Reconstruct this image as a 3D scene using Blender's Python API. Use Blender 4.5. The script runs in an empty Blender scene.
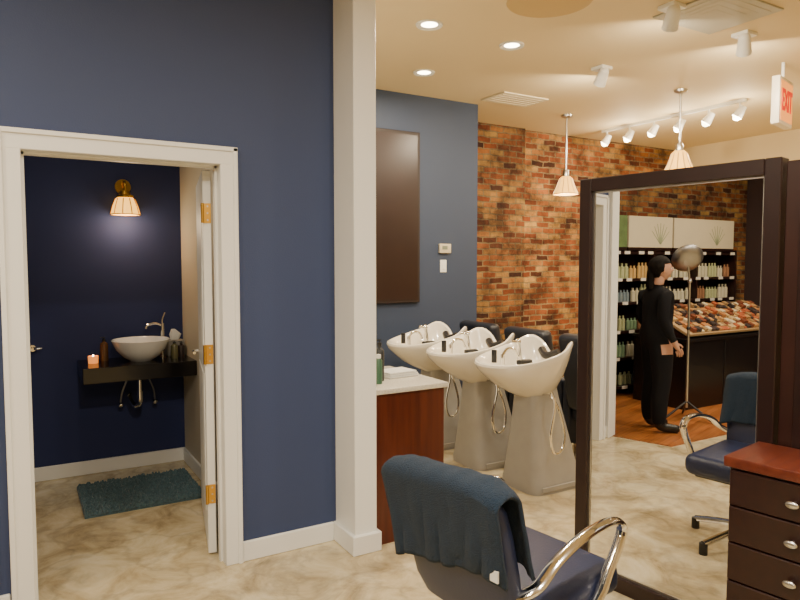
import bpy, bmesh, math, random
from mathutils import Vector, Matrix, noise
random.seed(4)
PI=math.pi
# ---------------------------------------------------------------- materials
MATS={}
def mat(name,col,rough=0.5,metal=0.0,emit=None,estr=0.0,var=0.0,vscale=8.0,bump=0.0,bscale=60.0,spec=0.5,trans=0.0,coat=0.0,sheen=0.0):
    if name in MATS: return MATS[name]
    m=bpy.data.materials.new(name); m.use_nodes=True
    nt=m.node_tree; b=nt.nodes['Principled BSDF']
    b.inputs['Base Color'].default_value=(*col,1); b.inputs['Roughness'].default_value=rough
    b.inputs['Metallic'].default_value=metal; b.inputs['Specular IOR Level'].default_value=spec
    b.inputs['Transmission Weight'].default_value=trans
    b.inputs['Coat Weight'].default_value=coat
    b.inputs['Sheen Weight'].default_value=sheen
    if emit:
        b.inputs['Emission Color'].default_value=(*emit,1); b.inputs['Emission Strength'].default_value=estr
    tc=nt.nodes.new('ShaderNodeTexCoord')
    if var>0:
        n=nt.nodes.new('ShaderNodeTexNoise'); n.inputs['Scale'].default_value=vscale; n.inputs['Detail'].default_value=4
        nt.links.new(tc.outputs['Object'],n.inputs['Vector'])
        r=nt.nodes.new('ShaderNodeMix'); r.data_type='RGBA'
        r.inputs[6].default_value=(*[c*(1-var) for c in col],1); r.inputs[7].default_value=(*[min(1,c*(1+var)) for c in col],1)
        nt.links.new(n.outputs['Fac'],r.inputs[0]); nt.links.new(r.outputs[2],b.inputs['Base Color'])
    if bump>0:
        n2=nt.nodes.new('ShaderNodeTexNoise'); n2.inputs['Scale'].default_value=bscale
        nt.links.new(tc.outputs['Object'],n2.inputs['Vector'])
        bp=nt.nodes.new('ShaderNodeBump'); bp.inputs['Strength'].default_value=bump; bp.inputs['Distance'].default_value=0.01
        nt.links.new(n2.outputs['Fac'],bp.inputs['Height']); nt.links.new(bp.outputs['Normal'],b.inputs['Normal'])
    MATS[name]=m; return m

def ramp(nt,els):
    r=nt.nodes.new('ShaderNodeValToRGB'); cr=r.color_ramp
    while len(cr.elements)<len(els): cr.elements.new(0.5)
    for e,(p,c) in zip(cr.elements,els): e.position=p; e.color=(*c,1)
    return r

def brick_mat(name,k):
    m=bpy.data.materials.new(name); m.use_nodes=True; nt=m.node_tree; b=nt.nodes['Principled BSDF']
    tc=nt.nodes.new('ShaderNodeTexCoord'); sp=nt.nodes.new('ShaderNodeSeparateXYZ'); cb=nt.nodes.new('ShaderNodeCombineXYZ')
    nt.links.new(tc.outputs['Object'],sp.inputs[0]); nt.links.new(sp.outputs['X'],cb.inputs['X']); nt.links.new(sp.outputs['Z'],cb.inputs['Y'])
    nz=nt.nodes.new('ShaderNodeTexNoise'); nz.inputs['Scale'].default_value=9; nz.inputs['Detail'].default_value=4; nt.links.new(cb.outputs[0],nz.inputs['Vector'])
    sc=nt.nodes.new('ShaderNodeVectorMath'); sc.operation='SCALE'; sc.inputs['Scale'].default_value=0.035
    nt.links.new(nz.outputs['Color'],sc.inputs[0])
    ad=nt.nodes.new('ShaderNodeVectorMath'); ad.operation='ADD'; nt.links.new(cb.outputs[0],ad.inputs[0]); nt.links.new(sc.outputs[0],ad.inputs[1])
    br=nt.nodes.new('ShaderNodeTexBrick'); br.inputs['Scale'].default_value=1; br.inputs['Brick Width'].default_value=0.19
    br.inputs['Row Height'].default_value=0.066; br.inputs['Mortar Size'].default_value=0.009; br.inputs['Mortar Smooth'].default_value=0.4
    br.inputs['Color1'].default_value=(0,0,0,1); br.inputs['Color2'].default_value=(1,1,1,1); br.inputs['Mortar'].default_value=(0.5,0.5,0.5,1)
    nt.links.new(ad.outputs[0],br.inputs['Vector'])
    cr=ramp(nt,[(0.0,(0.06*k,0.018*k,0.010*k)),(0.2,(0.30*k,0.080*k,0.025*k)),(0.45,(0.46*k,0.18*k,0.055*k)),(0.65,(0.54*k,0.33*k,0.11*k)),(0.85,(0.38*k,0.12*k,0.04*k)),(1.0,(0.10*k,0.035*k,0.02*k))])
    nt.links.new(br.outputs['Color'],cr.inputs[0])
    n2=nt.nodes.new('ShaderNodeTexNoise'); n2.inputs['Scale'].default_value=3.2; n2.inputs['Detail'].default_value=9; n2.inputs['Roughness'].default_value=0.68
    nt.links.new(cb.outputs[0],n2.inputs['Vector'])
    r2=ramp(nt,[(0.38,(0.28,0.23,0.20)),(0.5,(0.80,0.76,0.70)),(0.62,(1.3,1.25,1.05))]); nt.links.new(n2.outputs['Fac'],r2.inputs[0])
    mu=nt.nodes.new('ShaderNodeMix'); mu.data_type='RGBA'; mu.blend_type='MULTIPLY'; mu.inputs[0].default_value=1
    mx=nt.nodes.new('ShaderNodeMix'); mx.data_type='RGBA'; mx.inputs[7].default_value=(0.32*k,0.25*k,0.15*k,1)
    nt.links.new(br.outputs['Fac'],mx.inputs[0]); nt.links.new(cr.outputs[0],mx.inputs[6])
    nt.links.new(mx.outputs[2],mu.inputs[6]); nt.links.new(r2.outputs[0],mu.inputs[7]); nt.links.new(mu.outputs[2],b.inputs['Base Color'])
    bp=nt.nodes.new('ShaderNodeBump'); bp.inputs['Strength'].default_value=0.9; bp.inputs['Distance'].default_value=0.015; bp.invert=True
    nt.links.new(br.outputs['Fac'],bp.inputs['Height'])
    n4=nt.nodes.new('ShaderNodeTexNoise'); n4.inputs['Scale'].default_value=40; nt.links.new(cb.outputs[0],n4.inputs['Vector'])
    b2=nt.nodes.new('ShaderNodeBump'); b2.inputs['Strength'].default_value=0.5; b2.inputs['Distance'].default_value=0.01
    nt.links.new(n4.outputs['Fac'],b2.inputs['Height']); nt.links.new(bp.outputs[0],b2.inputs['Normal']); nt.links.new(b2.outputs[0],b.inputs['Normal'])
    b.inputs['Roughness'].default_value=0.9; return m

def floor_mat():
    m=bpy.data.materials.new('stained_concrete'); m.use_nodes=True; nt=m.node_tree; b=nt.nodes['Principled BSDF']
    tc=nt.nodes.new('ShaderNodeTexCoord')
    n=nt.nodes.new('ShaderNodeTexNoise'); n.inputs['Scale'].default_value=3.2; n.inputs['Detail'].default_value=10; n.inputs['Roughness'].default_value=0.68; n.inputs['Distortion'].default_value=0.8
    nt.links.new(tc.outputs['Object'],n.inputs['Vector'])
    r=ramp(nt,[(0.3,(0.30,0.23,0.12)),(0.43,(0.51,0.41,0.24)),(0.55,(0.65,0.55,0.35)),(0.72,(0.76,0.68,0.50))])
    nt.links.new(n.outputs['Fac'],r.inputs[0])
    v=nt.nodes.new('ShaderNodeTexVoronoi'); v.feature='DISTANCE_TO_EDGE'; v.inputs['Scale'].default_value=2.4
    n3=nt.nodes.new('ShaderNodeTexNoise'); n3.inputs['Scale'].default_value=2.0; n3.inputs['Detail'].default_value=8
    nt.links.new(tc.outputs['Object'],n3.inputs['Vector'])
    ad=nt.nodes.new('ShaderNodeVectorMath'); ad.operation='MULTIPLY_ADD'; ad.inputs[1].default_value=(1.2,1.2,1.2)
    nt.links.new(n3.outputs['Color'],ad.inputs[0]); nt.links.new(tc.outputs['Object'],ad.inputs[2]); nt.links.new(ad.outputs[0],v.inputs['Vector'])
    r3=ramp(nt,[(0.0,(0.76,0.76,0.78)),(0.09,(1,1,1))]); nt.links.new(v.outputs['Distance'],r3.inputs[0])
    mu=nt.nodes.new('ShaderNodeMix'); mu.data_type='RGBA'; mu.blend_type='MULTIPLY'; mu.inputs[0].default_value=0.8
    nt.links.new(r.outputs[0],mu.inputs[6]); nt.links.new(r3.outputs[0],mu.inputs[7]); nt.links.new(mu.outputs[2],b.inputs['Base Color'])
    b.inputs['Roughness'].default_value=0.2; return m

def wood_mat(name,dark,light,plank=True,rough=0.35,axis='X'):
    m=bpy.data.materials.new(name); m.use_nodes=True; nt=m.node_tree; b=nt.nodes['Principled BSDF']
    tc=nt.nodes.new('ShaderNodeTexCoord'); mp=nt.nodes.new('ShaderNodeMapping')
    mp.inputs['Scale'].default_value=(1,14,14) if axis=='X' else (14,14,1)
    nt.links.new(tc.outputs['Object'],mp.inputs[0])
    n=nt.nodes.new('ShaderNodeTexNoise'); n.inputs['Scale'].default_value=2.5; n.inputs['Detail'].default_value=6; nt.links.new(mp.outputs[0],n.inputs['Vector'])
    r=ramp(nt,[(0.3,dark),(0.7,light)]); nt.links.new(n.outputs['Fac'],r.inputs[0]); out=r.outputs[0]
    if plank:
        br=nt.nodes.new('ShaderNodeTexBrick'); br.inputs['Scale'].default_value=1; br.inputs['Brick Width'].default_value=1.1; br.inputs['Row Height'].default_value=0.08
        br.inputs['Mortar Size'].default_value=0.0015; br.inputs['Color1'].default_value=(0.75,0.75,0.75,1); br.inputs['Color2'].default_value=(1.15,1.1,1.05,1); br.inputs['Mortar'].default_value=(0.2,0.15,0.1,1)
        nt.links.new(tc.outputs['Object'],br.inputs['Vector'])
        mu=nt.nodes.new('ShaderNodeMix'); mu.data_type='RGBA'; mu.blend_type='MULTIPLY'; mu.inputs[0].default_value=1
        nt.links.new(out,mu.inputs[6]); nt.links.new(br.outputs['Color'],mu.inputs[7]); out=mu.outputs[2]
    nt.links.new(out,b.inputs['Base Color']); b.inputs['Roughness'].default_value=rough; return m

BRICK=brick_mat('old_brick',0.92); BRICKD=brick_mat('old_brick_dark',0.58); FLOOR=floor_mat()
WOODFL=wood_mat('oak_floor',(0.26,0.08,0.02),(0.44,0.17,0.05))
CHERRY=wood_mat('cherry_panel',(0.060,0.010,0.005),(0.10,0.019,0.008),False,0.3,'Z')
CHERRYTOP=wood_mat('cherry_top',(0.10,0.018,0.009),(0.16,0.032,0.014),False,0.35,'X')
MAHOG=wood_mat('dark_mahogany',(0.018,0.005,0.004),(0.030,0.008,0.005),False,0.35,'X')
ESPR=mat('espresso_wood',(0.018,0.006,0.005),0.35,var=0.3,vscale=12)
BLKSHELF=mat('black_gloss_shelf',(0.006,0.005,0.006),0.18)
BLUE=mat('blue_paint',(0.036,0.057,0.143),0.6,var=0.04,vscale=1.5,bump=0.08,bscale=150)
BLUEB=mat('blue_grey_paint',(0.034,0.052,0.100),0.6,var=0.05,vscale=1.5)
NAVYW=mat('navy_paint',(0.034,0.044,0.120),0.8,var=0.05,vscale=1.5,spec=0.15)
CREAM=mat('cream_paint',(0.80,0.66,0.40),0.7,var=0.02,vscale=2)
CREAMW=mat('cream_wall',(0.75,0.62,0.36),0.7)
BEIGE=mat('beige_paint',(0.62,0.55,0.42),0.7)
WHITE=mat('white_trim',(0.84,0.84,0.80),0.4)
CHROME=mat('chrome',(0.8,0.79,0.76),0.12,1.0)
STEEL=mat('brushed_steel',(0.6,0.59,0.56),0.3,1.0)
BRASS=mat('brass',(0.72,0.42,0.08),0.28,1.0)
CERAM=mat('glazed_ceramic',(0.82,0.77,0.66),0.12,coat=0.5)
PEDM=mat('pedestal_grey',(0.36,0.34,0.30),0.45,var=0.08,vscale=14)
BLACK=mat('black_plastic',(0.012,0.012,0.013),0.4)
GEL=mat('black_gel',(0.02,0.018,0.018),0.3)
VINYL=mat('navy_vinyl',(0.016,0.025,0.072),0.42,bump=0.1,bscale=120)
VINYLD=mat('dark_vinyl',(0.010,0.012,0.02),0.42)
TERRY=mat('teal_terry',(0.009,0.027,0.056),0.95,var=0.45,vscale=90,bump=1.0,bscale=260,sheen=0.05)
GRANITE=mat('speckled_granite',(0.62,0.58,0.48),0.25,var=0.35,vscale=120)
WTOWEL=mat('white_towel',(0.8,0.8,0.76),0.95,bump=0.5,bscale=200)
MIRROR=mat('mirror_silver',(0.88,0.87,0.84),0.0,1.0)
GLOWS=mat('frosted_shade_lit',(0.7,0.40,0.10),0.4,emit=(1.0,0.48,0.07),estr=2.6)
GLOWD=mat('lamp_disc_lit',(1,0.9,0.7),0.4,emit=(1.0,0.86,0.6),estr=18)
GLOWB=mat('bulb_lit',(1,0.9,0.7),0.4,emit=(1.0,0.8,0.5),estr=14)
BROWNP=mat('brown_canvas',(0.018,0.009,0.007),0.5,var=0.15,vscale=3)
# ---------------------------------------------------------------- builder
class B:
    def __init__(s,name): s.name=name; s.bm=bmesh.new(); s.mats=[]
    def mi(s,m):
        if m not in s.mats: s.mats.append(m)
        return s.mats.index(m)
    def _fin(s,verts,m,M=None):
        if M is not None: bmesh.ops.transform(s.bm,matrix=M,verts=verts)
        i=s.mi(m); fs=set()
        for v in verts:
            for f in v.link_faces: fs.add(f)
        for f in fs: f.material_index=i
    def box(s,lo,hi,m,bev=0.0,seg=2,M=None):
        lo=Vector(lo);hi=Vector(hi); c=(lo+hi)/2; d=hi-lo
        g=bmesh.ops.create_cube(s.bm,size=1.0,matrix=Matrix.Translation(c)@Matrix.Diagonal((abs(d.x),abs(d.y),abs(d.z),1)))
        vs=g['verts']
        if bev>0:
            es=list({e for v in vs for e in v.link_edges})
            r=bmesh.ops.bevel(s.bm,geom=es,offset=bev,segments=seg,affect='EDGES',profile=0.5)
            vs=list({v for f in r['faces'] for v in f.verts}|{v for v in vs if v.is_valid})
            st=list(vs); seen=set(vs)
            while st:
                v=st.pop()
                for e in v.link_edges:
                    o=e.other_vert(v)
                    if o not in seen: seen.add(o); st.append(o)
            vs=list(seen)
        s._fin(vs,m,M); return s
    def cyl(s,p1,p2,r1,m,r2=None,n=20):
        p1=Vector(p1);p2=Vector(p2); r2=r1 if r2 is None else r2; d=p2-p1
        q=d.to_track_quat('Z','Y').to_matrix().to_4x4()
        g=bmesh.ops.create_cone(s.bm,cap_ends=True,segments=n,radius1=r1,radius2=r2,depth=d.length,matrix=Matrix.Translation((p1+p2)/2)@q)
        s._fin(g['verts'],m); return s
    def sph(s,c,r,m,sc=(1,1,1),n=16,M=None):
        g=bmesh.ops.create_uvsphere(s.bm,u_segments=n,v_segments=max(6,n//2+2),radius=r,matrix=Matrix.Translation(c)@Matrix.Diagonal((*sc,1)))
        s._fin(g['verts'],m,M); return s
    def lathe(s,prof,m,c=(0,0,0),n=24,M=None):
        vs=[];rings=[]
        for r,z in prof:
            if r<1e-5: ring=[s.bm.verts.new((c[0],c[1],c[2]+z))]
            else: ring=[s.bm.verts.new((c[0]+r*math.cos(2*PI*k/n),c[1]+r*math.sin(2*PI*k/n),c[2]+z)) for k in range(n)]
            rings.append(ring); vs+=ring
        for a,b in zip(rings,rings[1:]):
            for k in range(n):
                k2=(k+1)%n
                try:
                    if len(a)==1 and len(b)==1: continue
                    if len(a)==1: s.bm.faces.new((a[0],b[k2],b[k]))
                    elif len(b)==1: s.bm.faces.new((a[k],a[k2],b[0]))
                    else: s.bm.faces.new((a[k],a[k2],b[k2],b[k]))
                except ValueError: pass
        s._fin(vs,m,M); return s
    def loft(s,rings,m,cap=True,closed=True):
        R=[[s.bm.verts.new(p) for p in r] for r in rings]; vs=[v for r in R for v in r]; n=len(rings[0])
        for a,b in zip(R,R[1:]):
            for k in range(n if closed else n-1):
                k2=(k+1)%n; s.bm.faces.new((a[k],a[k2],b[k2],b[k]))
        if cap:
            s.bm.faces.new(list(reversed(R[0]))); s.bm.faces.new(R[-1])
        s._fin(vs,m); return s
    def tube(s,pts,r,m,n=10,sub=6,flat=None):
        P=[Vector(p) for p in pts]
        Q=[]
        for i in range(len(P)-1):
            p0=P[max(0,i-1)];p1=P[i];p2=P[i+1];p3=P[min(len(P)-1,i+2)]
            for k in range(sub):
                t=k/sub
                Q.append(0.5*((2*p1)+(p2-p0)*t+(2*p0-5*p1+4*p2-p3)*t*t+(3*p1-p0-3*p2+p3)*t**3))
        Q.append(P[-1]); rings=[]
        up=None
        for i,q in enumerate(Q):
            d=(Q[min(i+1,len(Q)-1)]-Q[max(i-1,0)]).normalized()
            if up is None:
                up=Vector((0,1,0)) if abs(d.y)<0.9 else Vector((1,0,0))
            a=(up-d*up.dot(d)).normalized(); b=d.cross(a); up=a
            ra,rb=(r,r) if flat is None else flat
            rings.append([q+a*ra*math.cos(2*PI*k/n)+b*rb*math.sin(2*PI*k/n) for k in range(n)])
        return s.loft(rings,m)
    def addmesh(s,me,matfn):
        f0=len(s.bm.faces)
        s.bm.from_mesh(me); s.bm.faces.ensure_lookup_table()
        for f in s.bm.faces[f0:]: f.material_index=s.mi(matfn(f.calc_center_median()))
        return s
    def done(s,loc=(0,0,0),rz=0,parent=None,smooth=True,ang=35,recalc=True):
        if recalc: bmesh.ops.recalc_face_normals(s.bm,faces=s.bm.faces)
        me=bpy.data.meshes.new(s.name); s.bm.to_mesh(me); s.bm.free()
        for m in s.mats: me.materials.append(m)
        if smooth:
            me.shade_smooth(); me.set_sharp_from_angle(angle=math.radians(ang))
        o=bpy.data.objects.new(s.name,me); bpy.context.scene.collection.objects.link(o)
        o.location=loc; o.rotation_euler=(0,0,rz)
        if parent: o.parent=parent
        return o
LK=0.84
def light(name,loc,power,col,parent=None,kind='AREA',size=0.2,rot=(0,0,0),spread=None):
    l=bpy.data.lights.new(name,kind); l.energy=power*LK; l.color=col
    if kind=='AREA':
        l.shape='DISK'; l.size=size
        if spread: l.spread=spread
    else: l.shadow_soft_size=size
    o=bpy.data.objects.new(name,l); bpy.context.scene.collection.objects.link(o); o.location=loc; o.rotation_euler=rot
    if parent: o.parent=parent
    return o
WARM=(1.0,0.83,0.60); NEUT=(1.0,0.91,0.77)
H=3.1
# ---------------------------------------------------------------- camera
cd=bpy.data.cameras.new('camera'); cam=bpy.data.objects.new('camera',cd); bpy.context.scene.collection.objects.link(cam)
cd.sensor_width=36; cd.lens=36*648/800; cd.clip_start=0.05
cam.location=(0,0,1.55); cam.rotation_euler=(math.radians(90-3.36),0,math.radians(-30.6)); bpy.context.scene.camera=cam
# ---------------------------------------------------------------- shop frame (angled bay)
SR=math.radians(17.7)
def S(xv,yv,z=0): return (5.315-xv*0.952-yv*0.304, 0.8285-xv*0.304+yv*0.952, z)
# ---------------------------------------------------------------- shell
B('floor').box((-6.5,-3.4,-0.1),(8.2,6.3,0),FLOOR).done()
B('ceiling').box((-6.5,-3.4,H),(8.2,6.3,H+0.1),CREAM).done()
b=B('floor_wood')
p=[(-0.2,2.69),S(9.0,3.45)[:2],S(9.0,5.45)[:2],(-0.2,4.8)]
b.loft([[(x,y,0.0) for x,y in p],[(x,y,0.006) for x,y in p]],WOODFL); b.done()
YW=3.24
b=B('wall_door'); b.box((-0.12,YW,0),(0.01,YW+0.12,H),BLUE).box((0.898,YW,0),(1.5,YW+0.12,H),BLUE).box((0.01,YW,2.05),(0.898,YW+0.12,H),BLUE); b.done()
B('wall_column').box((1.5,3.0,0),(1.63,5.2,H),WHITE,0.004,1).done()
b=B('trim_column_base'); b.box((1.48,2.98,0),(1.65,3.24,0.105),WHITE,0.004,1); b.done()
B('wall_end_column').box((-0.25,3.20,0),(-0.11,3.37,H),WHITE,0.004,1).done()
B('wall_back').box((-0.2,5.2,0),(3.97,5.3,H),BLUEB).done()
B('wall_bath_back').box((-0.08,5.18,0),(1.1,5.2,2.6),NAVYW).done()
B('wall_bath_right').box((1.1,3.36,0),(1.2,5.2,2.6),BEIGE).done()
B('wall_bath_left').box((-0.2,3.36,0),(-0.08,5.2,H),NAVYW).done()
B('ceiling_bath').box((-0.2,3.36,2.6),(1.2,5.2,2.66),WHITE).done()
B('wall_blue_return').box((3.9,5.3,0),(3.97,5.9,H),BLUEB).done()
B('wall_brick').box((3.9,5.9,0),(8.2,6.05,H),BRICK).done()
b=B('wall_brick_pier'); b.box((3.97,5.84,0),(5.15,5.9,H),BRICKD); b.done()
B('wall_right').box((7.9,-3.2,0),(8.05,5.9,H),CREAMW).done()
B('wall_rear').box((-4.5,-3.3,0),(8.05,-3.2,H),CREAMW).done()
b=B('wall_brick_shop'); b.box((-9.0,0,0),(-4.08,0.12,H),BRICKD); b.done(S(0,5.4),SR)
b=B('wall_shop_end'); b.box((0,-1.4,0),(0.1,5.55,H),mat('plum_paint',(0.05,0.03,0.03),0.7)); b.done((*S(8.95,0)[:2],0),SR)
def base(name,lo,hi): B(name).box(lo,hi,WHITE,0.004,1).done()
base('baseboard_left',(0.963,YW-0.018,0),(1.48,YW,0.105))
base('baseboard_left_end',(-0.11,YW-0.018,0),(-0.065,YW,0.105))
base('baseboard_bath_back',(-0.08,5.162,0),(1.1,5.18,0.10))
base('baseboard_bath_right',(1.082,3.38,0),(1.1,5.162,0.10))
base('baseboard_back',(1.63,5.182,0),(3.97,5.2,0.11))
# door trim
b=B('trim_door')
X0,X1,ZT=0.03,0.878,2.03
for a,c in ((X0-0.09,X0),(X1,X1+0.085)):
    b.box((a,YW-0.02,0),(c,YW,ZT+0.085),WHITE,0.003,1)
    b.box((a+ (0 if c==X0 else 0.062),YW-0.03,0),(a+(0.022 if c==X0 else 0.085),YW-0.019,ZT+0.085),WHITE,0.003,1)
b.box((X0-0.09,YW-0.021,ZT),(X1+0.085,YW,ZT+0.087),WHITE,0.003,1)
b.box((X0-0.09,YW-0.03,ZT+0.065),(X1+0.085,YW-0.02,ZT+0.087),WHITE,0.003,1)
b.box((X0-0.02,YW,0),(X0,YW+0.13,ZT+0.02),WHITE); b.box((X1,YW,0),(X1+0.02,YW+0.13,ZT+0.02),WHITE); b.box((X0,YW,ZT),(X1,YW+0.13,ZT+0.02),WHITE)
b.box((X0,YW+0.05,0),(X0+0.012,YW+0.085,ZT),WHITE); b.box((X0,YW+0.05,ZT-0.012),(X1,YW+0.085,ZT),WHITE); b.box((X1-0.012,YW+0.05,0),(X1,YW+0.085,ZT),WHITE)
b.done()
b=B('door_1')
b.box((0,-0.0,0.01),(0.80,0.042,2.02),WHITE,0.003,1)
for z0,z1 in ((0.2,0.95),(1.1,1.85)):
    for y in (-0.004,0.040): b.box((0.12,y,z0),(0.68,y+0.006,z1),WHITE,0.002,1)
for z in (0.33,1.07,1.80):
    b.box((-0.004,0.002,z-0.05),(0.0,0.036,z+0.05),BRASS); b.cyl((-0.008,0.044,z-0.05),(-0.008,0.044,z+0.05),0.008,BRASS,n=12)
    for dz in (-0.035,0,0.035): b.cyl((-0.006,0.018,z+dz),(-0.003,0.018,z+dz),0.005,STEEL,n=8)
b.cyl((0.70,-0.03,1.0),(0.70,0.08,1.0),0.011,CHROME); b.cyl((0.70,-0.028,1.0),(0.60,-0.028,1.0),0.008,CHROME); b.cyl((0.70,0.075,1.0),(0.60,0.075,1.0),0.009,CHROME)
b.done((0.872,3.385,0),math.radians(79))
# ---------------------------------------------------------------- bathroom things
b=B('vanity_shelf'); b.box((0.357,4.73,0.735),(1.1,5.18,0.842),BLKSHELF,0.004,1)
b.done()
b=B('vessel_sink')
b.lathe([(0,0.0),(0.075,0),(0.085,0.008),(0.12,0.03),(0.165,0.08),(0.19,0.135),(0.197,0.15),(0.192,0.154),(0.184,0.148),(0.155,0.085),(0.10,0.04),(0.03,0.025),(0,0.025)],mat('white_porcelain',(0.85,0.86,0.86),0.12,coat=0.5),n=40)
b.cyl((0,0,0.024),(0,0,0.03),0.022,CHROME); b.done((0.755,4.94,0.843))
b=B('vessel_faucet'); b.cyl((0,0,0),(0,0,0.008),0.027,CHROME); b.cyl((0,0,0),(0,0,0.25),0.014,CHROME); b.tube([(0,0,0.23),(-0.05,-0.01,0.25),(-0.11,-0.02,0.24),(-0.12,-0.022,0.215)],0.010,CHROME)
b.tube([(0,0,0.25),(0.0,0.0,0.28),(0.02,0.0,0.33)],0.006,CHROME); b.done((0.93,5.08,0.842))
b=B('sink_drain_pipe')
b.cyl((0,0,0.733),(0,0,0.62),0.016,CHROME); b.cyl((0,0,0.62),(0,0,0.56),0.022,CHROME)
b.tube([(0,0,0.58),(0,0.01,0.53),(-0.03,0.05,0.51),(-0.05,0.09,0.55),(-0.05,0.13,0.58),(-0.05,0.24,0.58)],0.017,CHROME)
for dx in (-0.11,0.13):
    b.cyl((dx,0.24,0.50),(dx,0.17,0.50),0.01,CHROME); b.sph((dx,0.16,0.50),0.02,CHROME); b.tube([(dx,0.17,0.51),(dx*0.9,0.14,0.6),(dx*0.5,0.1,0.73)],0.006,STEEL)
b.done((0.74,4.94,0))
def bottle(name,loc,r,h,m,capm=BLACK,pump=True):
    b=B(name); b.lathe([(0,0),(r,0),(r,h*0.68),(r*0.85,h*0.75),(r*0.38,h*0.8),(r*0.38,h*0.86)],m,n=18)
    b.cyl((0,0,h*0.85),(0,0,h*0.92),r*0.45,capm,n=14)
    if pump: b.cyl((0,0,h*0.9),(0,0,h),r*0.14,capm,n=8); b.box((-r*0.8,-r*0.18,h*0.97),(r*0.3,r*0.18,h),capm)
    b.done(loc); 
bottle('soap_dispenser',(0.525,5.06,0.842),0.028,0.17,mat('amber_plastic',(0.10,0.05,0.02),0.2))
bottle('lotion_bottle',(0.985,4.93,0.842),0.026,0.13,mat('olive_bottle',(0.12,0.11,0.05),0.25))
bottle('lotion_bottle',(1.04,4.96,0.842),0.025,0.12,mat('dark_bottle',(0.03,0.02,0.02),0.25))
b=B('candle_jar'); b.lathe([(0,0),(0.032,0),(0.034,0.05),(0.031,0.05),(0.029,0.035),(0,0.035)],mat('orange_glass',(0.8,0.25,0.05),0.2,emit=(1,0.3,0.05),estr=1.2),n=18)
b.sph((0,0,0.05),0.006,GLOWB,(1,1,2),8); b.cyl((0,0,0.033),(0,0,0.045),0.002,BLACK,n=6); b.done((0.445,4.98,0.842))
b=B('tissue_box'); b.box((-0.06,-0.06,0),(0.06,0.06,0.12),mat('tissue_card',(0.25,0.23,0.2),0.6),0.004,1)
b.loft([[(0.03*math.cos(t),0.012*math.sin(t),0.118) for t in [k*PI/4 for k in range(8)]],[(0.045*math.cos(t)+0.005,0.02*math.sin(t),0.16) for t in [k*PI/4 for k in range(8)]],[(0.015*math.cos(t)-0.01,0.015*math.sin(t),0.2) for t in [k*PI/4 for k in range(8)]]],WTOWEL); b.done((1.02,5.09,0.842))
b=B('towel_ring'); b.cyl((0,0,0),(0,-0.03,0),0.022,CHROME); b.cyl((0,-0.03,0),(0,-0.07,0),0.009,CHROME); b.tube([(0.0,-0.06,0),(0.03,-0.065,0.0),(0.055,-0.06,0.0)],0.009,CHROME); b.done((0.08,5.18,0.95))
b=B('wall_sconce')
b.cyl((0,0,0.10),(0,-0.02,0.10),0.055,BRASS,n=24); b.tube([(0,-0.02,0.10),(0,-0.07,0.13),(0,-0.12,0.11),(0,-0.12,0.06)],0.009,BRASS)
b.lathe([(0.0,0.06),(0.03,0.06),(0.040,0.035),(0.058,0.028),(0.058,0.012)],BRASS,c=(0,-0.12,0))
b.lathe([(0.05,0.015),(0.065,0.0),(0.085,-0.05),(0.10,-0.11),(0.097,-0.11),(0.08,-0.05),(0.06,-0.002),(0.045,0.01)],GLOWS,c=(0,-0.12,0))
b.sph((0,-0.12,-0.03),0.028,GLOWB)
for k in range(10):
    a=k*PI/5; b.tube([(0.066*math.cos(a),-0.12+0.066*math.sin(a),0.005),(0.087*math.cos(a),-0.12+0.087*math.sin(a),-0.05),(0.102*math.cos(a),-0.12+0.102*math.sin(a),-0.11)],0.0035,BRASS,n=6,sub=2)
b.tube([(0.102*math.cos(k*PI/12),-0.12+0.102*math.sin(k*PI/12),-0.11) for k in range(25)],0.004,BRASS,n=6,sub=1)
sc=b.done((0.69,5.18,2.0)); light('sconce_lamp',(0,-0.16,-0.16),7.5,(1,0.74,0.44),sc,'POINT',0.08)
# rug
b=B('bath_rug'); RUG=mat('teal_shag',(0.060,0.110,0.125),0.95,var=0.85,vscale=60,sheen=0.3)
nx,ny=96,80; vv=[[b.bm.verts.new((0.72*i/nx,0.60*j/ny,0.012+0.032*random.random()*(0.2 if i in(0,nx) or j in(0,ny) else 1))) for i in range(nx+1)] for j in range(ny+1)]
for j in range(ny):
    for i in range(nx): b.bm.faces.new((vv[j][i],vv[j][i+1],vv[j+1][i+1],vv[j+1][i]))
b._fin([v for r in vv for v in r],RUG); b.box((0,0,0.0),(0.72,0.6,0.012),RUG); b.done((0.31,4.26,0),recalc=False,smooth=False)
# ---------------------------------------------------------------- reception counter
b=B('counter_cabinet'); b.box((1.65,3.04,0),(2.09,3.68,0.835),CHERRY); b.box((1.632,3.02,0.835),(2.11,3.70,0.865),GRANITE,0.006)
b.box((2.09,3.10,0.05),(2.10,3.36,0.78),CHERRY,0.003,1); b.box((2.09,3.38,0.05),(2.10,3.64,0.78),CHERRY,0.003,1)
b.done()
bottle('spray_bottle',(1.79,3.26,0.865),0.028,0.24,mat('smoke_bottle',(0.03,0.035,0.04),0.25))
b=B('aerosol_can'); b.lathe([(0,0),(0.022,0),(0.022,0.13),(0.012,0.145),(0.012,0.16),(0,0.16)],mat('green_can',(0.05,0.13,0.08),0.3),n=18); b.lathe([(0.014,0.144),(0.014,0.165),(0,0.168)],WHITE); b.done((1.74,3.18,0.865))
b=B('folded_towel')
for k in range(3): b.box((0,0,0.0+k*0.012),(0.22-k*0.01,0.16-k*0.004,0.012+k*0.012),WTOWEL,0.005,2)
b.done((1.86,3.26,0.865),math.radians(6))
b=B('wall_art_panel'); b.box((2.5,5.16,1.17),(3.27,5.2,2.75),BROWNP,0.004,1); b.box((2.53,5.157,1.2),(3.24,5.161,2.72),mat('brown_face',(0.022,0.010,0.008),0.3,var=0.3,vscale=2)); b.done()
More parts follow.
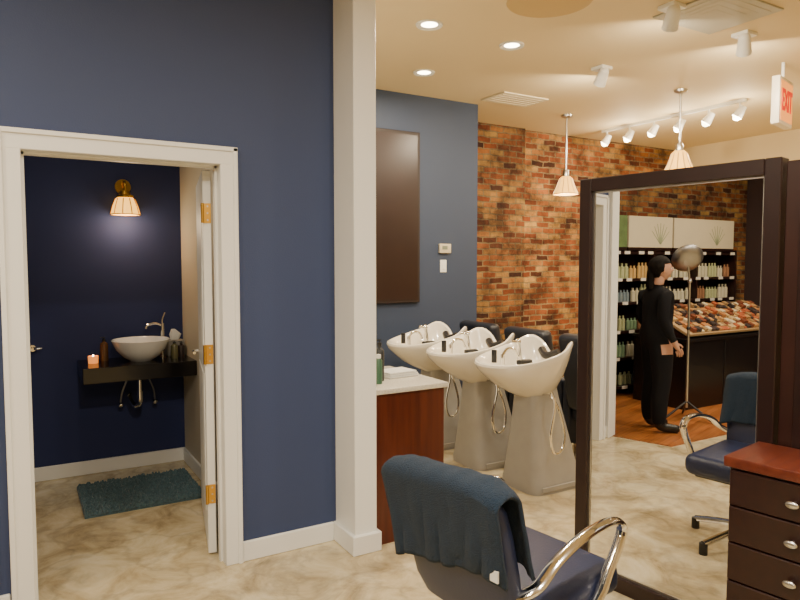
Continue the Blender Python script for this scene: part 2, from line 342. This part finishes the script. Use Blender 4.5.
b=B('thermostat'); b.box((-0.065,-0.03,-0.045),(0.065,0,0.045),mat('beige_plastic',(0.6,0.52,0.36),0.5),0.006); b.box((-0.04,-0.033,-0.01),(0.02,-0.029,0.025),mat('lcd',(0.2,0.22,0.16),0.3)); b.done((3.57,5.2,1.68))
b=B('light_switch_plate'); b.box((-0.037,-0.008,-0.06),(0.037,0,0.06),WHITE,0.003,1); b.box((-0.016,-0.014,-0.032),(0.016,-0.006,0.032),WHITE,0.002,1); b.done((3.56,5.2,1.51))
# ---------------------------------------------------------------- shampoo basins
def shampoo_unit(x,y):
    b=B('shampoo_basin'); N=56
    prof=[(0.20,-0.30,0,),(0.36,-0.285,0.02),(0.55,-0.235,0.1),(0.74,-0.165,0.35),(0.88,-0.09,0.7),(0.97,-0.03,1),(1.0,0.0,1),(0.99,0.014,1),(0.955,0.018,1),(0.90,0.004,1),(0.84,-0.03,0.9),(0.76,-0.10,0.6),(0.6,-0.165,0.25),(0.35,-0.20,0.05),(0.08,-0.21,0)]
    rings=[]
    for sc_,z,w in prof:
        ring=[]
        for k in range(N):
            t=2*PI*k/N; c=math.cos(t); s_=math.sin(t)
            a=0.32 if c>0 else 0.38
            e=2.5 if c>0 else 2.1
            rr=1/((abs(c)/a)**e+(abs(s_)/0.265)**e)**(1/e)
            tt=(t+PI)%(2*PI)-PI
            rim=0.055*c-0.11*math.exp(-(tt/0.34)**2)+0.04*math.exp(-((abs(tt)-0.75)/0.3)**2)+0.008*s_
            pull=1-0.13*math.exp(-(tt/0.30)**2)*w
            xo=0.12*(1-sc_) if z<-0.0 else 0.03*(1-sc_)
            ring.append((-0.10+xo+rr*c*sc_*pull, rr*s_*sc_, 0.925+z+rim*w))
        rings.append(ring)
    b.loft(rings,CERAM)
    rings=[]
    for z,cx,hx,hy in ((0,0.06,0.235,0.20),(0.04,0.06,0.237,0.202),(0.07,0.055,0.228,0.193),(0.3,0.035,0.19,0.155),(0.5,0.015,0.155,0.125),(0.62,0.0,0.135,0.11),(0.70,-0.01,0.125,0.105)):
        rings.append([(cx+hx*math.copysign(abs(math.cos(t))**0.4,math.cos(t)),hy*math.copysign(abs(math.sin(t))**0.4,math.sin(t)),z) for t in [2*PI*k/40 for k in range(40)]])
    b.loft(rings,PEDM)
    b.box((-0.12,-0.209,0.02),(0.24,-0.196,0.055),PEDM,0.003,1)
    b.tube([(0.125,-0.085,0.93),(0.10,-0.03,0.905),(0.095,0,0.90),(0.10,0.03,0.905),(0.125,0.085,0.93)],0.028,GEL)
    b.cyl((-0.02,0.14,0.80),(-0.05,0.14,0.99),0.017,CHROME); b.cyl((-0.05,0.14,0.99),(-0.13,0.12,1.0),0.010,CHROME); b.sph((-0.05,0.14,0.99),0.024,CHROME)
    b.box((-0.16,-0.02,0.85),(-0.05,0.03,0.885),BLACK,0.01); b.cyl((-0.3,0,0.86),(-0.3,0,0.935),0.014,CHROME); b.tube([(-0.3,0,0.93),(-0.26,0,0.97),(-0.20,0,0.96),(-0.17,0,0.91)],0.010,CHROME)
    b.cyl((-0.30,0.09,0.87),(-0.30,0.09,0.955),0.018,BLACK); b.cyl((-0.12,0,0.712),(-0.12,0,0.722),0.03,CHROME)
    b.cyl((-0.04,-0.10,0.66),(-0.04,-0.19,0.68),0.012,CHROME)
    b.tube([(-0.04,-0.19,0.685),(-0.05,-0.235,0.60),(-0.10,-0.25,0.42),(-0.07,-0.25,0.30),(0.0,-0.25,0.31),(0.03,-0.24,0.42),(0.0,-0.21,0.58),(-0.01,-0.12,0.68)],0.0085,CHROME)
    b.done((x,y,0))
for i in range(3): shampoo_unit(3.07,3.34+0.60*i)
def shampoo_chair(x,y):
    b=B('shampoo_chair')
    b.box((0.05,-0.25,0.32),(0.62,0.25,0.46),VINYLD,0.04,3)
    M=Matrix.Translation((0.06,0,0.42))@Matrix.Rotation(math.radians(-12),4,'Y')
    b.box((-0.05,-0.25,0),(0.06,0.25,0.60),VINYLD,0.04,3,M=M)
    for sy in (-1,1):
        b.box((0.02,sy*0.28-0.035,0.12),(0.55,sy*0.28+0.035,0.64),VINYLD,0.03,3)
    b.box((0.55,-0.22,0.1),(0.60,0.22,0.34),VINYLD,0.01)
    for sx in (0.08,0.5):
        for sy in (-0.26,0.26): b.cyl((sx,sy,0),(sx,sy,0.14),0.02,CHROME)
    b.done((x,y,0))
for i in range(3): shampoo_chair(3.62,3.36+0.64*i)
# ---------------------------------------------------------------- mirror + station
MR=math.atan2(0.154,0.988)
b=B('standing_mirror'); W=0.893; HT=1.945; fw=0.062
b.box((-0.025,-fw,0),(0.045,0,HT),ESPR,0.004,1); b.box((-0.025,-W,0),(0.045,-W+fw,HT),ESPR,0.004,1)
b.box((-0.024,-W+fw,HT-fw),(0.044,-fw,HT),ESPR,0.003,1); b.box((-0.024,-W+fw,0),(0.044,-fw,0.07),ESPR,0.003,1)
b.box((0.012,-W+fw-0.002,0.065),(0.040,-fw+0.002,HT-fw+0.002),ESPR)
b.box((0.0,-W+fw,0.07),(0.012,-fw,HT-fw),MIRROR)
e=0.009
for lo,hi in (((-0.004,-fw-e,0.07),(0.0,-fw,HT-fw)),((-0.004,-W+fw,0.07),(0.0,-W+fw+e,HT-fw)),((-0.004,-W+fw+e,HT-fw-e),(0.0,-fw-e,HT-fw)),((-0.004,-W+fw+e,0.07),(0.0,-fw-e,0.07+e))):
    b.box(lo,hi,STEEL)
b.done((2.369,2.270,0),MR)
b=B('station_partition'); b.box((0,-1.85,0),(0.09,-0.90,1.93),mat('dark_walnut',(0.030,0.009,0.006),0.35,var=0.3,vscale=6),0.004,1)
b.box((-0.014,-1.02,0.0),(0.0,-0.955,1.93),ESPR,0.002,1); b.box((-0.012,-1.8,1.87),(0.0,-1.02,1.93),ESPR,0.002,1); b.box((-0.012,-1.8,0.0),(0,-1.02,0.1),ESPR,0.002,1)
b.done((2.369,2.270,0),MR)
b=B('station_cabinet')
b.box((0.012,-0.66,0.06),(0.285,-0.006,0.815),MAHOG,0.003,1); b.box((0.04,-0.64,0),(0.27,-0.03,0.06),BLACK)
b.box((-0.012,-0.68,0.815),(0.288,0.008,0.853),CHERRYTOP,0.005,2)
zz=[0.07,0.24,0.40,0.54,0.675,0.808]
for a,c in zip(zz,zz[1:]):
    b.box((-0.004,-0.65,a+0.003),(0.014,-0.012,c-0.003),MAHOG,0.003,1)
    zc=(a+c)/2
    for yy in (-0.225,-0.47):
        b.cyl((-0.004,yy,zc),(-0.022,yy,zc),0.006,STEEL,n=10); b.sph((-0.028,yy,zc),0.016,STEEL,(0.45,1.35,0.8),16)
b.done((2.190,1.381,0),MR)
# ---------------------------------------------------------------- styling chair with towel
ch=bpy.data.objects.new('styling_chair',None); bpy.context.scene.collection.objects.link(ch); ch.location=(1.47,1.70,0); ch.rotation_euler=(0,0,math.radians(8))
b=B('seat'); b.box((-0.23,-0.25,0.40),(0.28,0.25,0.515),VINYL,0.045,4); b.box((-0.2,-0.22,0.375),(0.2,0.22,0.41),BLACK,0.01); b.done(parent=ch)
b=B('backrest')
rings=[]
BX=-0.215
def backsec(w,z,th,xc):
    return [(xc+th*math.copysign(abs(math.sin(t))**0.6,math.sin(t)),w*math.copysign(abs(math.cos(t))**0.45,math.cos(t)),z) for t in [2*PI*k/36 for k in range(36)]]
for z,w,th in ((0.40,0.16,0.02),(0.41,0.20,0.035),(0.47,0.230,0.045),(0.60,0.242,0.045),(0.74,0.242,0.042),(0.82,0.235,0.038),(0.85,0.215,0.028),(0.858,0.19,0.012)):
    rings.append(backsec(w,z,th,BX-(z-0.40)*0.24))
b.loft(rings,VINYL); b.done(parent=ch)
b=B('base'); b.cyl((0,0,0.08),(0,0,0.38),0.03,CHROME); b.cyl((0,0,0.06),(0,0,0.2),0.045,CHROME)
for k in range(5):
    a=2*PI*k/5+0.4; c,s_=math.cos(a),math.sin(a)
    b.tube([(0.03*c,0.03*s_,0.11),(0.18*c,0.18*s_,0.085),(0.31*c,0.31*s_,0.055)],0.018,CHROME,sub=4)
    b.cyl((0.31*c,0.31*s_,0.0),(0.31*c,0.31*s_,0.06),0.022,BLACK,n=14)
b.tube([(0,0,0.34),(0.03,-0.15,0.33),(0.05,-0.27,0.32)],0.008,CHROME)
b.done(parent=ch)
for sy,nm in ((-1,'arm_right'),(1,'arm_left')):
    b=B(nm); y=sy*0.272
    b.tube([(-0.25,sy*0.23,0.55),(-0.205,y,0.585),(-0.12,y,0.635),(0.0,y,0.675),(0.11,y,0.692),(0.20,y,0.685),(0.232,y,0.65),(0.21,y,0.60),(0.16,y,0.53),(0.11,y,0.46),(0.06,sy*0.25,0.405),(0.03,sy*0.2,0.395)],0.014,CHROME,n=12,flat=(0.021,0.012))
    b.done(parent=ch)
b=B('draped_towel'); nv=70; hw=0.264
path=[]
xf=lambda z:BX-(z-0.40)*0.24
for z in [0.60+0.27*i/24 for i in range(25)]: path.append((xf(z)-0.054,z))
xt=xf(0.87)
for i in range(1,9): a=PI-PI*i/9; path.append((xt+0.054*math.cos(a),0.87+0.032*math.sin(a)))
for z in [0.87-0.24*i/20 for i in range(21)]: path.append((xf(z)+0.054,z))
np_=len(path); G=[]
for i,(x,z) in enumerate(path):
    row=[]
    for j in range(nv+1):
        u=j/nv*2-1; y=u*hw
        dep=max(0,(0.87-z)/0.27)
        droop=-0.035*abs(u)**5-0.010*math.sin(u*2.3+0.5)
        wr=0.010*dep*math.sin(u*9+z*14)+0.006*math.sin(u*17+2)*dep+0.005*noise.noise(Vector((y*9,z*9,x*9)))
        pin=1-0.04*dep*(1 if i<25 else 0)
        back= -1 if i<29 else 1
        xx=x+back*(abs(wr)) - back*0.03*max(0,abs(u)-0.9)*4
        zz_=z+droop+0.006*noise.noise(Vector((y*20,i*0.2,0)))
        if i<6: zz_-=0.03*u*(1-i/6)
        row.append(b.bm.verts.new((xx,y*pin,zz_)))
    G.append(row)
for i in range(np_-1):
    for j in range(nv): b.bm.faces.new((G[i][j],G[i][j+1],G[i+1][j+1],G[i+1][j]))
b._fin([v for r in G for v in r],TERRY)
tw=b.done(parent=ch); md=tw.modifiers.new('thick','SOLIDIFY'); md.thickness=0.012; md.offset=1
b=B('towel_label'); b.box((xf(0.64)-0.078,-0.245,0.63),(xf(0.64)-0.072,-0.215,0.665),WTOWEL); b.done(parent=ch)
# ---------------------------------------------------------------- ceiling fixtures
def downlight(x,y,power,size=0.16,z=H,col=WARM):
    b=B('downlight_or_fill')  # serves the real fittings and the added fill lights alike
    b.lathe([(0.055,-0.004),(0.085,-0.012),(0.09,-0.004),(0.09,0.0),(0.055,0.0)],WHITE,n=28); b.lathe([(0,-0.003),(0.055,-0.003)],GLOWD,n=28)
    o=b.done((x,y,z)); light('lamp',(0,0,-0.03),power,col,o,'AREA',size)
for x,y,p in ((2.37,3.63,32),(3.10,3.67,32),(2.92,4.55,24)): downlight(x,y,p)
for x,y,p in ((0.3,0.6,66),(1.7,0.9,44),(-0.2,-1.2,40),(2.6,-0.8,32),(4.4,1.0,36),(6.4,1.5,34),(-1.0,1.2,35)): downlight(x,y,p,0.2,col=NEUT)  # added out-of-view fill lights; the strongest stands in for a camera flash
downlight(0.35,4.2,6,0.12,2.6)  # added fill light, unseen, to brighten the bathroom
b=B('ceiling_speaker'); b.lathe([(0,-0.012),(0.22,-0.012),(0.25,-0.006),(0.255,0)],mat('speaker_cream',(0.62,0.45,0.2),0.6),n=48); b.done((2.78,2.95,H))
def vent(name,x,y,w,d,m,slats=True):
    b=B(name); b.box((-w/2,-d/2,-0.012),(w/2,d/2,0),m,0.003,1)
    n=int(d/0.05)
    if slats:
        for k in range(1,n): b.box((-w/2+0.03,-d/2+k*d/n-0.008,-0.015),(w/2-0.03,-d/2+k*d/n+0.008,-0.01),m)
    else:
        for k in range(1,5):
            q=k*0.05; b.box((-w/2+q,-d/2+q,-0.013-0.001*k),(w/2-q,d/2-q,-0.012),m)
    b.done((x,y,H))
vent('ceiling_vent',4.14,4.85,0.55,0.35,mat('vent_cream',(0.80,0.72,0.52),0.5)); vent('ceiling_vent',3.80,2.55,0.58,0.5,mat('vent_grey',(0.50,0.48,0.40),0.5),False)
def spot(x,y,yaw,power=20,nm='ceiling_spotlight'):
    b=B(nm); b.box((-0.06,-0.06,-0.025),(0.06,0.06,0),WHITE,0.004,1); b.cyl((0,0,-0.02),(0,0,-0.06),0.012,WHITE)
    d=Vector((math.cos(yaw)*0.7,math.sin(yaw)*0.7,-0.7)).normalized(); c=Vector((0,0,-0.09))
    b.cyl(c-d*0.06,c+d*0.05,0.038,WHITE,r2=0.05); b.cyl(c+d*0.049,c+d*0.053,0.042,GLOWD); b.sph(c-d*0.06,0.038,WHITE)
    o=b.done((x,y,H)); light('beam',tuple(c+d*0.09),power,WARM,o,'AREA',0.09,rot=tuple((-d).to_track_quat('Z','Y').to_euler())); return o
spot(3.46,2.62,0.9); spot(4.30,2.68,0.6,30); spot(4.06,3.71,1.2,26)
def pendant(x,y,zs,power=16):
    b=B('pendant_lamp'); b.lathe([(0,0),(0.06,0),(0.055,-0.02),(0.012,-0.035)],STEEL)
    b.cyl((0,0,-0.02),(0,0,zs+0.15-H),0.011,STEEL); zz0=zs-H
    b.lathe([(0.0,0.17),(0.025,0.165),(0.035,0.14),(0.035,0.10),(0.05,0.09)],STEEL,c=(0,0,zz0))
    b.lathe([(0.045,0.095),(0.07,0.07),(0.10,-0.02),(0.135,-0.09),(0.13,-0.09),(0.093,-0.02),(0.06,0.065),(0.04,0.085)],GLOWS,c=(0,0,zz0),n=32)
    b.sph((0,0,zz0),0.04,GLOWB)
    for k in range(12):
        a=k*PI/6; b.tube([(0.071*math.cos(a),0.071*math.sin(a),zz0+0.07),(0.102*math.cos(a),0.102*math.sin(a),zz0-0.02),(0.137*math.cos(a),0.137*math.sin(a),zz0-0.09)],0.0035,STEEL,n=6,sub=2)
    b.tube([(0.137*math.cos(k*PI/12),0.137*math.sin(k*PI/12),zz0-0.09) for k in range(25)],0.005,STEEL,n=6,sub=1)
    o=b.done((x,y,H)); light('bulb_light',(0,0,zz0-0.15),power,(1,0.78,0.48),o,'POINT',0.06)
pendant(5.06,5.09,2.36); pendant(5.21,3.83,2.46); pendant(5.25,2.4,2.46)
b=B('track_light'); b.box((-0.018,-0.0,-0.03),(0.018,1.75,0),WHITE)
for k in range(6):
    y=0.06+k*0.325; d=Vector((-0.25,0.45,-0.8)).normalized(); c=Vector((0,y,-0.12))
    b.cyl((0,y,-0.03),(0,y,-0.09),0.010,WHITE,n=10); b.cyl(c-d*0.06,c+d*0.05,0.03,WHITE,r2=0.05,n=18); b.cyl(c+d*0.049,c+d*0.055,0.044,GLOWD,n=18); b.sph(c+d*0.05,0.036,GLOWB)
o=b.done((6.0,3.70,H))
for k in (0,2,4): light('track_beam',(-0.03,0.06+k*0.325,-0.24),18,WARM,o,'POINT',0.05)
# exit sign
ex=B('exit_sign'); ex.cyl((0,0,0.13),(0,0,0),0.012,WHITE); ex.box((-0.17,-0.03,-0.36),(0.17,0.03,0.0),mat('sign_white',(0.8,0.74,0.6),0.4),0.006)
ex.box((-0.15,-0.033,-0.33),(0.15,-0.029,-0.03),mat('sign_face',(0.7,0.2,0.04),0.4,emit=(1.0,0.35,0.05),estr=1.3))
eo=ex.done((5.19,2.91,H-0.13),math.radians(14))
tx=bpy.data.curves.new('exit_letters','FONT'); tx.body='EXIT'; tx.size=0.15; tx.extrude=0.002; tx.align_x='CENTER'; tx.offset=0.004
to=bpy.data.objects.new('exit_letters',tx); bpy.context.scene.collection.objects.link(to); to.parent=eo; to.location=(0,-0.036,-0.25); to.rotation_euler=(PI/2,0,0); to.scale=(0.85,1.5,1)
tx.materials.append(mat('exit_red',(0.5,0.01,0.005),0.4,emit=(1,0.01,0.0),estr=0.7))
# ---------------------------------------------------------------- shop bay
PC=[mat('bottle_%d'%i,c,0.3) for i,c in enumerate([(0.55,0.52,0.38),(0.42,0.45,0.25),(0.22,0.33,0.2),(0.55,0.36,0.14),(0.2,0.26,0.3),(0.6,0.56,0.42),(0.3,0.15,0.08)])]
b=B('product_shelving'); SH=(0.12,0.45,0.76,1.09,1.36,1.67)
xs=-8.1; xe=-5.72
b.box((xs,0.28,0),(xe,0.32,2.1),ESPR)
for x in (xs,-7.3,-6.5,xe-0.03): b.box((x,0,0),(x+0.03,0.29,1.70),ESPR)
for z in SH: b.box((xs,0,z-0.03),(xe,0.29,z),ESPR); 
for z in SH:
    x=xs+0.05
    while x<xe-0.1: b.box((x,-0.004,z-0.030),(x+0.09,0.0,z+0.004),mat('price_strip',(0.7,0.67,0.6),0.5)); x+=random.choice((0.16,0.24,0.3))
HB=mat('sign_board_white',(0.60,0.54,0.40),0.5,var=0.05)
for a,c in ((-6.02,-5.74),(-6.82,-6.05),(-8.05,-6.85)):
    b.box((a,0.02,1.72),(c,0.05,2.08),HB if a<-6.03 else mat('green_board',(0.10,0.16,0.06),0.5,var=0.7,vscale=10))
    b.box((a+0.02,0.05,1.72),(a+0.06,0.26,1.76),ESPR); b.box((c-0.06,0.05,1.72),(c-0.02,0.26,1.76),ESPR); b.box((a,0.02,1.685),(c,0.1,1.72),ESPR)
GR=mat('leaf_print',(0.30,0.34,0.22),0.6)
for cx in (-6.6,-7.7):
    for k in range(7):
        a=-0.9+k*0.3; b.loft([[(cx+0.01*math.cos(a),0.018,1.76),(cx-0.01,0.018,1.76),(cx-0.01,0.0195,1.76),(cx+0.01,0.0195,1.76)],[(cx+math.sin(a)*0.2+0.004,0.018,1.76+0.25*math.cos(a)),(cx+math.sin(a)*0.2-0.004,0.018,1.76+0.25*math.cos(a)),(cx+math.sin(a)*0.2-0.004,0.0195,1.76+0.25*math.cos(a)),(cx+math.sin(a)*0.2+0.004,0.0195,1.76+0.25*math.cos(a))]],GR)
shv=b.done(S(0,5.06),SR)
b=B('product_bottles')
for z in SH[:-1]:
    x=xs+0.06
    while x<xe-0.08:
        m=random.choice(PC); h=random.uniform(0.12,0.21); r=random.uniform(0.02,0.032)
        for rep in range(random.choice((2,3,4))):
            if x>xe-0.07: break
            if min(abs(x-q) for q in (xs+.015,-7.285,-6.485,xe-.015))<r+0.018: x+=0.03; continue
            b.lathe([(0,0),(r,0),(r,h*0.75),(r*0.45,h*0.82),(r*0.45,h),(0,h)],m,c=(x,0.07+0.02,z),n=10)
            x+=2*r+0.012
        x+=0.02
b.done(parent=shv)
b=B('makeup_counter')
b.box((-8.0,0.03,0),(-5.95,0.7,0.72),mat('black_lacquer',(0.006,0.005,0.006),0.25),0.004,1); b.box((-8.02,0.0,0.72),(-5.93,0.72,0.75),mat('black_top',(0.006,0.005,0.006),0.3),0.003,1)
for x in (-6.6,-7.3): b.box((x-0.004,0.024,0.06),(x+0.004,0.031,0.7),BLACK)
TL=Matrix.Translation((0,0.04,0.76))@Matrix.Rotation(math.radians(26),4,'X')
b.box((-7.95,0.02,0.0),(-6.0,0.62,0.03),mat('tray_tan',(0.45,0.3,0.15),0.4),0.003,1,M=TL)
for sx in (-7.95,-6.03): b.loft([[(sx,0.06,0.75),(sx,0.62,0.75),(sx,0.6,1.03)],[(sx+0.03,0.06,0.75),(sx+0.03,0.62,0.75),(sx+0.03,0.6,1.03)]],ESPR)
b.box((-7.95,0.58,0.75),(-6.0,0.62,1.03),ESPR)
mc=b.done(S(0,4.2),SR)
b=B('makeup_display')
MK=[mat('mk_%d'%i,c,0.35) for i,c in enumerate([(0.45,0.12,0.05),(0.55,0.3,0.12),(0.6,0.42,0.2),(0.2,0.06,0.03),(0.5,0.22,0.08),(0.7,0.6,0.4),(0.06,0.04,0.04),(0.05,0.04,0.04),(0.35,0.22,0.1)])]
for j in range(7):
    x=-7.9
    while x<-6.1:
        w=random.uniform(0.035,0.08); hh=random.uniform(0.01,0.05)
        b.box((x,0.04+j*0.08,0.031),(x+w,0.10+j*0.08,0.031+hh),random.choice(MK),0.003,1,M=TL); x+=w+0.012
b.done(parent=mc)
b=B('makeup_mirror_stand')
for k in range(3):
    a=k*2*PI/3+0.3; b.tube([(0,0,0.18),(0.14*math.cos(a),0.14*math.sin(a),0.09),(0.26*math.cos(a),0.26*math.sin(a),0.012)],0.011,BLACK,sub=4)
b.cyl((0,0,0.12),(0.0,0,1.36),0.012,STEEL); b.cyl((0,0,1.36),(0.03,0,1.5),0.010,STEEL); b.sph((0,0,1.36),0.022,STEEL); b.sph((0,0,0.9),0.02,BLACK)
MM=Matrix.Translation((0.05,-0.01,1.57))@Matrix.Rotation(math.radians(35),4,'Z')@Matrix.Rotation(math.radians(-60),4,'X')
b.lathe([(0,-0.03),(0.08,-0.025),(0.135,0.0),(0.15,0.02),(0.145,0.03),(0.125,0.03),(0.125,0.018),(0,0.018)],mat('silver_rim',(0.35,0.34,0.33),0.3,0.9),n=32,M=MM)
b.lathe([(0,0.02),(0.124,0.02)],MIRROR,n=32,M=MM)
b.done(S(5.62,3.98,0.006),SR)
b=B('wall_poster'); b.box((0,0,1.2),(0.02,0.9,2.1),mat('dark_green_poster',(0.02,0.06,0.03),0.5,var=0.6,vscale=4)); b.done(S(8.93,4.2),SR)
for xv,yv,p in ((5.6,3.6,36),(7.3,3.8,38),(6.6,2.2,30),(4.9,4.5,18)):  # unseen fill lights added to light the shop bay
    x,y,_=S(xv,yv); downlight(x,y,p,0.2)
# ---------------------------------------------------------------- woman
SKIN=mat('skin',(0.50,0.27,0.18),0.5); CLOTH=mat('black_cloth',(0.006,0.006,0.008),0.85,bump=0.2,bscale=80,spec=0.2); HAIR=mat('dark_hair',(0.006,0.004,0.003),0.7,bump=0.6,bscale=90,spec=0.15)
SHOE=mat('black_shoe',(0.006,0.006,0.006),0.35)
def skin(verts,edges,root=0,sub=2):
    me=bpy.data.meshes.new('tmp'); me.from_pydata([v[:3] for v in verts],edges,[]); o=bpy.data.objects.new('tmp',me); bpy.context.scene.collection.objects.link(o)
    m=o.modifiers.new('s','SKIN'); m.use_smooth_shade=True
    for i,v in enumerate(verts):
        sv=me.skin_vertices[0].data[i]; r=v[3]; sv.radius=r if isinstance(r,tuple) else (r,r); sv.use_root=(i==root)
    s2=o.modifiers.new('ss','SUBSURF'); s2.levels=sub; s2.render_levels=sub
    dg=bpy.context.evaluated_depsgraph_get(); dg.update()
    out=bpy.data.meshes.new_from_object(o.evaluated_get(dg)); bpy.data.objects.remove(o); return out
V=[(0,0,0.89,(0.165,0.135)),(0,0,1.0,(0.145,0.115)),(0.012,0,1.13,(0.155,0.125)),(0,0,1.25,(0.14,0.10)),(-0.005,0,1.32,(0.065,0.06)),(0.01,0,1.39,0.052),(0.018,0,1.44,0.050)]
E=[(0,1),(1,2),(2,3),(3,4),(4,5),(5,6)]
def add(p,par):
    V.append(p); E.append((par,len(V)-1)); return len(V)-1
hands=[]
for sy,el,wr in ((1,(-0.05,0.225,1.03),(0.06,0.23,0.83)),(-1,(-0.06,-0.225,1.03),(0.08,-0.215,0.84))):
    a=add((-0.005,sy*0.165,1.275,0.066),3); m_=add(((el[0]-0.005)/2,sy*0.20,1.16,0.060),a); e_=add((*el,0.052),m_)
    f_=add(((el[0]*0.6+wr[0]*0.4),sy*0.225,el[2]*0.6+wr[2]*0.4,0.046),e_); w_=add((*wr,0.030),f_)
    d=(Vector(wr)-Vector(el)).normalized(); k=Vector(wr)+d*0.045; h=add((*k,(0.022,0.036)),w_); k2=Vector(wr)+d*0.085; add((*k2,(0.014,0.036)),h); hands.append((Vector(wr),d,sy))
    hp=add((0,sy*0.09,0.82,0.115),0); th=add((0.01,sy*0.095,0.66,0.105),hp); kn=add((0.015,sy*0.10,0.47,0.085),th); cf=add((-0.008,sy*0.105,0.30,0.080),kn); an=add((-0.010,sy*0.105,0.13,0.072),cf); an2=add((0.0,sy*0.105,0.055,0.050),an); fo=add((0.09,sy*0.115,0.042,(0.042,0.038)),an2); add((0.18,sy*0.125,0.032,(0.038,0.027)),fo)
me=skin(V,E)
wb=B('woman')
def mf(c):
    for w_,d_,sy_ in hands:
        if c.y*sy_>0.15 and (c-w_).dot(d_)>-0.01 and (c-w_).length<0.14: return SKIN
    if c.z>1.335 and abs(c.y)<0.09: return SKIN
    if c.z<0.085: return SHOE
    return CLOTH
wb.addmesh(me,mf)
for w,d,sy in hands:
    side=Vector((d.z*-1,0,d.x)).normalized()
    if side.x<0: side=-side
    inn=Vector((0,-sy,0)); p0=w+d*0.07
    for fi,(off,ln) in enumerate(((0.026,0.068),(0.009,0.078),(-0.009,0.072),(-0.025,0.056))):
        b0=p0+side*off; j1=b0+d*ln*0.45+inn*0.002; j2=j1+d*ln*0.33+inn*0.012; j3=j2+d*ln*0.2+inn*0.016
        wb.addmesh(skin([(*(b0),0.009),(*(j1),0.0085),(*(j2),0.008),(*(j3),0.0065)],[(0,1),(1,2),(2,3)],sub=1),lambda c:SKIN)
    t0=w+d*0.02+side*0.018; t1=t0+d*0.03+side*0.025+inn*0.008; t2=t1+d*0.028+side*0.008+inn*0.008
    wb.addmesh(skin([(*t0,0.011),(*t1,0.0095),(*t2,0.007)],[(0,1),(1,2)],sub=1),lambda c:SKIN)
hc=Vector((0.03,0,1.478)); g=bmesh.ops.create_uvsphere(wb.bm,u_segments=36,v_segments=28,radius=1.0)
for v in g['verts']:
    p=v.co.copy(); x,y,z=p
    q=Vector((x*0.092,y*0.073,z*0.105))
    if z<0: q.y*=1-0.28*(-z)**1.5; q.x=q.x*(1-0.12*(-z)) + (0.012*(-z) if x>0 else 0.018*(-z))
    f=max(0,x)
    nose=0.024*math.exp(-((y/0.13)**2))*math.exp(-(((z+0.12)/0.13)**2))*f + 0.012*math.exp(-((y/0.10)**2))*math.exp(-(((z-0.08)/0.18)**2))*f
    eye=-0.008*(math.exp(-(((abs(y)-0.42)/0.18)**2))*math.exp(-(((z-0.05)/0.13)**2)))*f
    brow=0.004*math.exp(-(((z-0.22)/0.1)**2))*f
    lip=0.007*math.exp(-((y/0.25)**2))*(math.exp(-(((z+0.42)/0.05)**2))+math.exp(-(((z+0.54)/0.06)**2)))*f
    chin=0.008*math.exp(-((y/0.3)**2))*math.exp(-(((z+0.85)/0.15)**2))*f
    q.x+=nose+eye+brow+lip+chin
    v.co=q+hc
wb._fin(g['verts'],SKIN)
LIP=mat('lips',(0.45,0.12,0.10),0.4)
for v in g['verts']:
    for f in v.link_faces:
        c=f.calc_center_median()-hc
        if c.x>0.075 and abs(c.y)<0.024 and -0.062<c.z<-0.040: f.material_index=wb.mi(LIP)
for sy in (-1,1):
    wb.sph(hc+Vector((0.073,sy*0.030,0.005)),0.0115,mat('eye_white',(0.7,0.68,0.65),0.2)); wb.sph(hc+Vector((0.0815,sy*0.031,0.005)),0.0055,BLACK)
    wb.sph(hc+Vector((0.0,sy*0.072,-0.008)),0.028,SKIN,(0.6,0.28,1.0))
    wb.tube([hc+Vector((0.083,sy*0.016,0.024)),hc+Vector((0.083,sy*0.030,0.029)),hc+Vector((0.072,sy*0.046,0.024))],0.0028,HAIR,n=6,sub=3)
g=bmesh.ops.create_uvsphere(wb.bm,u_segments=32,v_segments=24,radius=1.0)
for v in g['verts']:
    x,y,z=v.co
    q=Vector((x*0.106-0.014,y*0.088,z*0.110+0.014))
    lim=0.045 if x>0.1 else (-0.02 if x>-0.2 else -0.09)
    if q.z<lim and x>-0.2:
        q.x*=0.55; q.y*=0.75; q.z=max(q.z,-0.03)
    q+=q.normalized()*0.002*math.sin(12*math.atan2(y,z+0.3)); v.co=q+hc
wb._fin(g['verts'],HAIR)
wb.tube([hc+Vector((-0.07,0,0.03)),hc+Vector((-0.095,0,-0.02)),hc+Vector((-0.10,0,-0.09)),hc+Vector((-0.095,0,-0.15)),hc+Vector((-0.09,0,-0.18))],0.034,HAIR,n=12)
wb.done(S(5.02,3.88,0.008),SR+math.radians(208),ang=60,recalc=False)
# ---------------------------------------------------------------- world
w=bpy.data.worlds.new('world'); bpy.context.scene.world=w; w.use_nodes=True
w.node_tree.nodes['Background'].inputs[0].default_value=(0.9,0.8,0.6,1); w.node_tree.nodes['Background'].inputs[1].default_value=0.05
